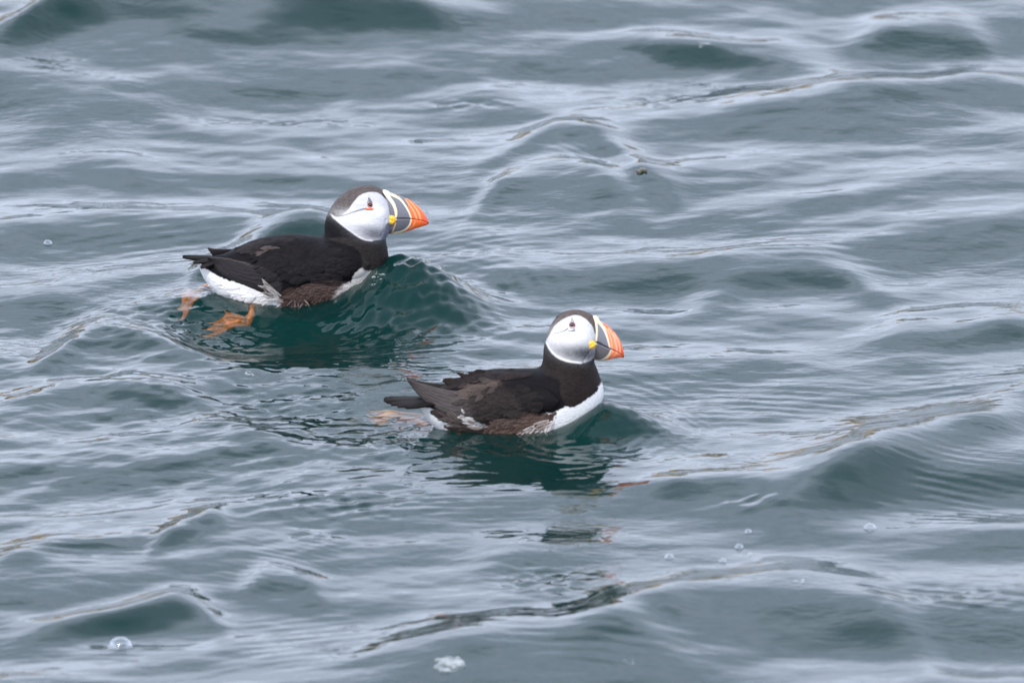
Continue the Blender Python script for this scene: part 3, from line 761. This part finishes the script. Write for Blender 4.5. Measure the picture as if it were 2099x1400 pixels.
bird1 = dict(origin=(600, 602), seed=5, head=H1((700,560))[0],
  label='puffin behind and to the left, riding a green wave with orange feet showing underwater',
  body=Z1((205,600),(300,592),(380,578),(450,548),(540,505),(640,475),(760,456),(860,454),(960,468),(1012,474),(1036,450),(1036,390),(1050,330),(1090,258),(1150,195),(1220,152),(1300,136),(1375,140),(1420,172),(1455,230),(1472,300),(1476,370),(1460,430),(1434,475),(1444,540),(1452,600),(1450,660),(1420,740),(1350,840),(1230,930),(1060,1000),(850,1020),(640,990),(470,930),(340,840),(260,750),(225,680)),
  bill=H1((860,330),(1010,215),(1075,222),(1130,250),(1185,276),(1300,312),(1400,358),(1500,430),(1580,510),(1640,600),(1674,694),(1560,738),(1400,790),(1280,824),(1190,842),(1140,838),(1000,800),(880,700),(840,500)),
  paint=P1, wingpaint=WP1, billpaint=BP1,
  grooves=[H1((1330,345),(1400,430),(1460,520),(1500,620)), H1((1400,375),(1470,450),(1530,540),(1555,640)), H1((1120,250),(1180,380),(1225,500),(1228,620))],
  gape=H1((800,640),(1225,625),(1400,627),(1560,650),(1700,700)),
  creases=[(H1((780,495),(690,515),(600,545),(500,580),(400,610)), .07), (H1((1060,640),(1040,760),(980,890)), .05)],
  eye=(*H1((836,430))[0], 4.4), iris=(.03, .012, .010),
  plates=[(H1((812,320),(800,380),(790,405)), H1((825,320),(858,370),(875,400)), (.12, .12, .15)),
          (H1((775,470),(820,478),(886,475)), H1((780,500),(820,505),(880,502)), (.62, .12, .05))],
  rosette=(*H1((1137,632))[0], 9.0, 10.5, -.35),
  wing=(Z1((1330,640),(1270,580),(1150,520),(1000,500),(850,520),(720,580),(600,625),(500,618),(400,602),(272,594)),
        Z1((1330,650),(1290,720),(1180,752),(1050,745),(920,765),(840,810),(740,862),(640,835),(540,795),(440,752),(350,695),(280,606))),
  tipy=(.030, .016), farwing=(0, 4),
  feathers={
    'flank_feathers': [
      (Z1((800,880),(900,800),(1050,765),(1200,775),(1210,830),(1080,905),(900,930)), 95, 165, 16, 26, 9, (.0006, .0022), ((.05, .032, .028), (.085, .06, .052), .45, .3)),
      (Z1((680,800),(760,850),(800,900),(740,900)), 24, 215, 24, 34, 6, (.001, .006), ((.6, .58, .56), (.2, .15, .12), .6, .2)),
      (Z1((820,860),(900,850),(920,930),(830,930)), 9, 110, 40, 18, 3, (.001, .006), ((.35, .30, .28), (.12, .09, .08), .6, .2)),
      (Z1((330,740),(440,770),(620,850),(560,870),(400,825),(330,790)), 50, 172, 14, 26, 9, (.0005, .0012), ((.74, .74, .74), (.80, .80, .80), .7, .05))],
    'covert_feathers': [
      (Z1((620,560),(760,500),(960,490),(1150,550),(1260,650),(1200,730),(950,740),(700,740)), 230, 172, 9, 26, 12, (.0036, .0016), ((.006, .0055, .0065), (.014, .012, .013), .6, .3)),
      (Z1((520,540),(640,490),(800,470),(900,480),(760,520),(620,570)), 60, 168, 8, 22, 10, (.0006, .0012), ((.016, .013, .013), (.034, .027, .026), .6, .4)),
      (Z1((640,500),(760,520),(740,560),(620,560)), 8, 165, 12, 18, 5, (.0045, .0020), ((.10, .08, .075), (.07, .055, .05), .7, .3))]},
  tail=(Z1((360,610))[0], [(392, 521, .022), (384, 520, .015), (378, 519, .006), (376, 520, -.002), (382, 523, -.010), (398, 534, -.017), (412, 545, -.022)], .0065),
  feet=[dict(ankle=(505,650,.009), leg=[(512,610,.006),(516,632,.007)], toes=[(410,672,.007),(424,654,.010),(458,630,.012)], z=-.004),
        dict(ankle=(404,598,.012), leg=[(430,585,.002),(412,586,.006)], toes=[(366,628,.022),(362,604,.022),(385,592,.014)], z=0.0),
        ])

P2 = Painter()
P2.poly(Z2((1560,470),(1480,540),(1470,590),(1400,640),(1330,680),(1270,682),(1215,715),(1150,725),(1100,800),(1050,850),(900,850),(820,830),(800,790),(740,770),(700,790),(640,770),(560,740),(500,700),(420,690),(300,760),(700,1100),(1600,1000)), WHITE, 1.0, 3.0)
P2.poly(Z2((820,800),(830,830),(700,850),(600,830),(560,790)), (.05, .038, .034), 1.5, 4)
P2.poly(Z2((540,690),(640,730),(720,780),(700,800),(600,790),(520,755),(470,710)), (.035, .028, .028), 1.2, 2)
P2.poly(Z2((800,800),(860,740),(960,725),(1050,712),(1150,722),(1225,720),(1190,780),(1140,820),(1110,870),(1060,960),(700,960),(640,850),(620,800),(700,815)), (.058, .038, .031), 2.0, 6)
P2.poly(Z2((1130,350),(1240,400),(1330,420),(1440,410),(1500,500),(1480,560),(1400,640),(1300,680),(1250,600),(1240,520),(1150,480)), (.019, .0145, .0135), 3.0, 2)
P2.poly(H2((280,700),(310,600),(380,440),(480,320),(600,230),(740,195),(900,220),(1060,270),(1100,330),(1080,560),(1000,400),(880,320),(700,300),(520,400),(400,520),(330,640)), (.095, .074, .068), 2.6, .6)
FACE2 = H2((300,695),(355,600),(415,490),(500,400),(600,332),(700,292),(800,283),(900,318),(985,390),(1045,470),(1075,560),(1120,650),(1120,800),(1090,930),(1040,985),(960,1025),(860,1045),(700,1030),(560,990),(460,930),(380,850),(330,770))
P2.poly(FACE2, (.57, .56, .565), 1.1, .9)
P2.blob(H2((700,600))[0], (34, 17), (.80, .79, .79), 1.0, .1)  # bright highlight painted on the middle of the cheek
P2.blob(H2((620,880))[0], (36, 14), (.20, .20, .21), .8, .3)
P2.blob(H2((880,890))[0], (34, 18), (.055, .06, .07), .95, .05)
P2.blob(H2((960,900))[0], (12, 11), (.06, .065, .075), .8, .0)
P2.line(H2((310,720),(370,830),(460,925),(560,980),(700,1020),(860,1040)), (.80, .78, .78), [3, 4, 4.5, 4, 3], 1.5, .8)
P2.line(H2((650,505),(590,540),(520,565),(430,582)), (.13, .12, .12), [2.4, 1.8, 1.2, .5], .7, .9)
WP2 = Painter()
WP2.poly(Z2((335,510),(430,540),(560,570),(640,590),(700,640),(740,720),(720,790),(560,725),(450,660),(380,590)), (.060, .052, .051), 1.5, 1)
WP2.poly(Z2((630,580),(720,545),(850,515),(900,540),(820,580),(760,640),(720,690),(690,640)), (.068, .052, .045), 5, 6)
WP2.poly(Z2((700,600),(850,560),(1000,640),(1000,760),(850,800),(740,760)), (.026, .021, .020), 4, 5, amt=.8)
BP2 = Painter()
BP2.blob(H2((1400,760))[0], (12, 30), (.84, .25, .13), .85)
BP2.blob(H2((1525,880))[0], (7, 16), (.66, .08, .02), .8)
BP2.poly(H2((900,300),(1110,300),(1185,395),(1260,500),(1330,800),(1330,840),(1250,990),(1150,1015),(900,1010)), SLATE*1.1, .5)
BP2.poly(H2((1110,760),(1325,850),(1290,930),(1220,985),(1120,1000),(1075,950),(1080,820)), (.13, .12, .125), .6)
BP2.line(H2((1120,370),(1180,430),(1235,520),(1280,640),(1320,800)), CREAM, [7, 5.5, 4.2, 3.6, 3.2], .6)
BP2.line(H2((1335,850),(1290,930),(1220,985),(1140,1005),(1075,985)), CREAM, [2.6, 3.8, 4.4, 4, 3], .6)
BP2.line(H2((1065,320),(1085,420),(1100,520),(1102,620),(1090,740)), CREAM, [11, 9, 7.5, 6, 5], .7)
BP2.line(H2((1090,290),(1160,390)), CREAM, 7, .8)
BP2.line(H2((1065,800),(1062,900),(1070,980)), (.66, .45, .26), 2.4, .6)
for g, wd in ((((1230,460),(1300,560),(1345,700),(1350,840)), 2.6), (((1300,500),(1380,620),(1420,760),(1430,860)), 3.0), (((1380,570),(1450,690),(1480,800),(1482,880)), 2.0)):
    BP2.line(H2(*g), (.90, .50, .32), wd, 1.0, .75)
for g in (((1370,860),(1310,940),(1270,985)), ((1430,880),(1380,940),(1350,970))): BP2.line(H2(*g), (.92, .55, .36), 1.6, .7, .7)
BP2.line(H2((1112,715),(1210,765),(1320,815),(1440,870),(1540,940)), (.02, .018, .02), [3.4, 2.2, 1.6, 1.2, .8], .6, .95)
BP2.blob(H2((1543,950))[0], (2.5, 4), (.15, .05, .05), .9)

bird2 = dict(origin=(1030, 864), seed=9, head=H2((700,600))[0],
  label='puffin in front and to the right, floating on flatter water with white breast showing',
  body=Z2((410,640),(470,600),(560,560),(660,512),(760,478),(860,464),(960,462),(1050,464),(1105,462),(1132,448),(1146,405),(1150,345),(1160,290),(1182,222),(1212,165),(1262,122),(1330,106),(1400,116),(1446,142),(1464,190),(1468,250),(1466,320),(1452,385),(1452,420),(1468,455),(1484,500),(1500,545),(1508,590),(1500,640),(1470,720),(1410,800),(1320,880),(1180,940),(980,965),(780,940),(620,880),(500,800),(430,720)),
  bill=H2((840,450),(960,330),(1045,300),(1098,282),(1140,330),(1180,392),(1250,425),(1340,500),(1430,600),(1490,700),(1530,820),(1548,955),(1480,952),(1380,970),(1250,1000),(1150,1012),(1070,988),(960,950),(840,800),(800,600)),
  paint=P2, wingpaint=WP2, billpaint=BP2,
  grooves=[H2((1230,460),(1300,560),(1345,700),(1350,840)), H2((1300,500),(1380,620),(1420,760),(1430,860)), H2((1380,570),(1450,690),(1480,800),(1482,880)), H2((1125,400),(1130,520),(1130,620),(1115,740))],
  gape=H2((700,700),(1110,715),(1210,765),(1320,815),(1440,870),(1560,950)),
  creases=[(H2((650,505),(590,540),(520,565),(410,590)), .07), (H2((1000,860),(950,930),(900,1020)), .05)],
  eye=(*H2((720,440))[0], 5.4), iris=(.045, .045, .055),
  plates=[(H2((705,320),(697,360),(690,395)), H2((722,320),(742,360),(752,395)), (.30, .30, .31)),
          (H2((648,515),(700,520),(768,490)), H2((655,530),(700,540),(765,545)), (.20, .22, .24))],
  rosette=(*H2((1020,755))[0], 10.0, 8.6, .55),
  wing=(Z2((1240,640),(1180,570),(1050,520),(930,508),(840,520),(740,548),(650,585),(550,573),(440,547),(332,516)),
        Z2((1240,655),(1215,705),(1100,720),(980,745),(880,790),(790,812),(700,780),(600,738),(520,700),(450,655),(390,598),(338,528))),
  tipy=(.034, .012), farwing=(0, -8),
  feathers={
    'flank_feathers': [
      (Z2((830,810),(900,760),(1020,730),(1180,730),(1190,770),(1080,830),(900,840)), 85, 168, 16, 30, 10, (.0006, .0026), ((.06, .037, .030), (.11, .078, .064), .5, .4)),
      (Z2((1050,800),(1200,740),(1240,780),(1150,860),(1080,850)), 60, 140, 22, 32, 5, (.0008, .0040), ((.70, .66, .62), (.22, .14, .11), .6, .1)),
      (Z2((700,720),(770,780),(800,810),(720,800)), 16, 200, 18, 26, 7, (.002, .004), ((.76, .75, .74), (.25, .2, .18), .6, .1)),
      (Z2((560,730),(700,780),(760,820),(640,800)), 24, 190, 14, 26, 7, (.0008, .0030), ((.05, .04, .04), (.10, .08, .07), .6, .3))],
    'covert_feathers': [
      (Z2((660,600),(860,530),(1050,550),(1180,640),(1150,700),(950,730),(760,740)), 190, 174, 10, 28, 12, (.0036, .0020), ((.006, .0055, .006), (.022, .016, .015), .5, .35)),
      (Z2((650,590),(760,550),(860,520),(900,545),(780,600),(690,620)), 34, 172, 12, 30, 9, (.0040, .0030), ((.075, .058, .050), (.055, .042, .037), .45, .35)),
      (Z2((600,530),(760,480),(960,470),(1100,480),(1000,500),(800,510),(640,555)), 90, 176, 7, 26, 10, (.0004, .0014), ((.014, .011, .011), (.036, .026, .023), .6, .4))]},
  tail=(Z2((560,650))[0], [(800, 806, .020), (790, 808, .014), (787, 811, .008), (788, 814, .001), (793, 818, -.006), (802, 823, -.013), (815, 828, -.020), (832, 832, -.026)], .0082),
  feet=[dict(ankle=(818,843,.005), leg=[(872,850,.012),(845,846,.007)], toes=[(752,838,.005),(756,845,.008),(768,850,.010)], z=-.003, legr=[.004,.0036,.0032], col=(.92, .42, .22)),
        dict(ankle=(958,872,.024), leg=[(985,866,.010),(975,869,.018)], toes=[(915,878,.028),(922,884,.032),(938,890,.034)], z=-.004)])
build_puffin(bird1); build_puffin(bird2)

# ------------------------------------------------------------------ bubbles
def bubble_mat():
    m, t = new_mat('bubble film'); L = t.links
    fr = t.nodes.new('ShaderNodeLayerWeight'); fr.inputs['Blend'].default_value = .25
    mr = t.nodes.new('ShaderNodeMapRange'); mr.inputs['To Min'].default_value = .10; mr.inputs['To Max'].default_value = .9; L.new(fr.outputs['Facing'], mr.inputs['Value'])
    g = t.nodes.new('ShaderNodeBsdfGlossy'); g.inputs['Roughness'].default_value = .08; g.inputs['Color'].default_value = (.95, .97, 1, 1)
    tr = t.nodes.new('ShaderNodeBsdfTransparent'); x = t.nodes.new('ShaderNodeMixShader')
    L.new(mr.outputs[0], x.inputs[0]); L.new(tr.outputs[0], x.inputs[1]); L.new(g.outputs[0], x.inputs[2])
    o = t.nodes.new('ShaderNodeOutputMaterial'); L.new(x.outputs[0], o.inputs[0]); return m
M_BUB = bubble_mat()
def foam_mat():
    m, t = new_mat('foam film'); L = t.links
    d = t.nodes.new('ShaderNodeBsdfPrincipled'); d.inputs['Base Color'].default_value = (.8, .84, .86, 1); d.inputs['Roughness'].default_value = .12
    tr = t.nodes.new('ShaderNodeBsdfTransparent'); x = t.nodes.new('ShaderNodeMixShader'); lw = t.nodes.new('ShaderNodeLayerWeight'); lw.inputs['Blend'].default_value = .35
    mr = t.nodes.new('ShaderNodeMapRange'); mr.inputs['To Min'].default_value = .03; mr.inputs['To Max'].default_value = .6; L.new(lw.outputs['Facing'], mr.inputs['Value'])
    L.new(mr.outputs[0], x.inputs[0]); L.new(tr.outputs[0], x.inputs[1]); L.new(d.outputs[0], x.inputs[2])
    o = t.nodes.new('ShaderNodeOutputMaterial'); L.new(x.outputs[0], o.inputs[0]); return m
M_FOAM = foam_mat()
def dome_geo(c, r, flat=.8):
    V = []; F = []; a, b = 20, 8
    for i in range(b):
        th = math.pi*.56*i/(b-1)
        for k in range(a):
            q = 2*math.pi*k/a; V.append((c[0]+r*math.sin(th)*math.cos(q), c[1]+r*math.sin(th)*math.sin(q), c[2]+r*flat*math.cos(th)))
    for i in range(b-1):
        for k in range(a): F.append((i*a+k, i*a+(k+1) % a, (i+1)*a+(k+1) % a, (i+1)*a+k))
    return V, F
def bubble(px, py, rpx, label, cluster=0, spread=1.0):
    P = surf(px, py); r = rpx*WIDE/2099; root = bpy.data.objects.new('bubble' if not cluster else 'foam_clump', None)
    COL.objects.link(root); root.location = P; tag(root, label, 'bubble' if not cluster else 'foam', 'bubbles floating on the sea')
    rs = np.random.RandomState(int(px)); V = []; F = []
    if not cluster:
        V, F = dome_geo((0, 0, 0), r); mesh_obj('film', V, F, M_BUB, root)
        n = 26; ring = [(r*1.02*math.cos(6.2832*k/n), r*1.02*math.sin(6.2832*k/n), 0.0) for k in range(n+1)]
        tv, tf = leaf_tube(ring, [r*.08]*(n+1), 6); mesh_obj('rim', tv, tf, M_BUB, root)
    else:
        for k in range(cluster):
            a = rs.rand()*6.283; d = math.sqrt(rs.rand()); rr = r*(.06+.26*rs.rand()**3)
            x, y = d*r*math.cos(a), d*r*math.sin(a)*1.5*spread
            v, f = dome_geo((x, y, hz(P[0]+x, P[1]+y)-P[2]+rr*.1), rr); o = len(V); V += v; F += [tuple(i+o for i in q) for q in f]
        mesh_obj('small_bubbles', V, F, M_FOAM, root)['kind'] = 'stuff'
    return root
bubble(247, 1324, 22, 'large clear bubble with bright glints in the dark hollow, leftmost near the bottom edge')
bubble(228, 1328, 17, 'clump of tiny bubbles clinging to the left foot of the large clear bubble', 26)
bubble(918, 1362, 27, 'white flat clump of tiny foam bubbles at the bottom, left of centre', 95)
bubble(1286, 1356, 13, 'pair of small glinting bubbles at the bottom, right of the white foam clump', 9)
bubble(1783, 1082, 12, 'round dark centred bubble alone on pale water at the right')
bubble(1515, 1121, 8, 'small bubble with dark middle, upper one of the group left of the big right bubble')
bubble(1542, 1135, 11, 'row of very small bubbles just below the small dark bubble at the right', 14)
bubble(1482, 1150, 7, 'small bubble lowest of the loose group in the lower right')
bubble(1372, 1142, 9, 'faint small bubble furthest left of the loose group in the lower right')
bubble(1534, 1090, 7, 'tiny pale bubble above the group of small bubbles in the lower right')
bubble(1640, 1190, 12, 'small bubbles breaking on the smooth crest in the lower right', 10)
bubble(762, 914, 13, 'flat clump of small bubbles left below the front puffin', 22)
bubble(513, 766, 11, 'white fleck of foam below the rear puffin with the green trough', 26)
bubble(92, 703, 9, 'small bubbles at the left under the green crest', 10)
bubble(200, 661, 5, 'tiny glinting bubbles on top of the green crest at the left', 6)
bubble(98, 499, 9, 'small pale bubble at the far left, level with the back of the rear puffin')
bubble(690, 617, 6, 'sun glints made as tiny bubbles against the flank of the rear puffin', 6)  # bubbles standing in for sun glints on the water here
bubble(1440, 92, 16, 'glints made as small bubbles on the dark green crest at the top right', 8)  # bubbles added to give the crest a few glints
bubble(772, 574, 15, 'faint patch of bubbles in front of the breast of the rear puffin', 24)
bubble(1268, 1245, 8, 'tiny bubble on the crest below the brown reflections', 5)

# ------------------------------------------------------------------ drifting weed
def weed(px, py, L, W, ang, label, col=(.05, .045, .02)):
    P = surf(px, py); s = WIDE/2099; n1_, n2_ = 14, 4; V = []; rs = np.random.RandomState(int(px+py))
    th = math.radians(ang); b = rs.rand(3)*6
    for i in range(n1_):
        t = i/(n1_-1)-.5; wd = W*s*(math.sin(math.pi*(i+.6)/(n1_+.2))**.5)*(.85+.25*math.sin(i*.9+b[0])**2)
        for side in (1, -1):
            for j in range(n2_):
                q = (j/(n2_-1)-.5)*side; x = t*L*s; y = q*wd*2.2+.002*math.sin(t*9+b[1])
                X_, Y_ = x*math.cos(th)-y*math.sin(th), x*math.sin(th)+y*math.cos(th)
                z = hz(P[0]+X_, P[1]+Y_)-P[2]+(.0026 if side > 0 else -.003)+.0005*math.sin(t*14+b[2])*(side > 0)
                V.append((X_, Y_, z))
    m = n2_*2; F = [(i*m+j, i*m+(j+1) % m, (i+1)*m+(j+1) % m, (i+1)*m+j) for i in range(n1_-1) for j in range(m)]
    F += [tuple(range(m)), tuple((n1_-1)*m+j for j in range(m))][::1]
    o = mesh_obj('seaweed_scrap', V, F, M_SKIN, colors=np.tile(col, (len(V), 1))); o.location = P
    tag(o, label, 'seaweed', 'scraps of seaweed afloat')
weed(1315, 352, 22, 8, 5, 'dark round scrap of seaweed floating behind the front puffin, upper right')
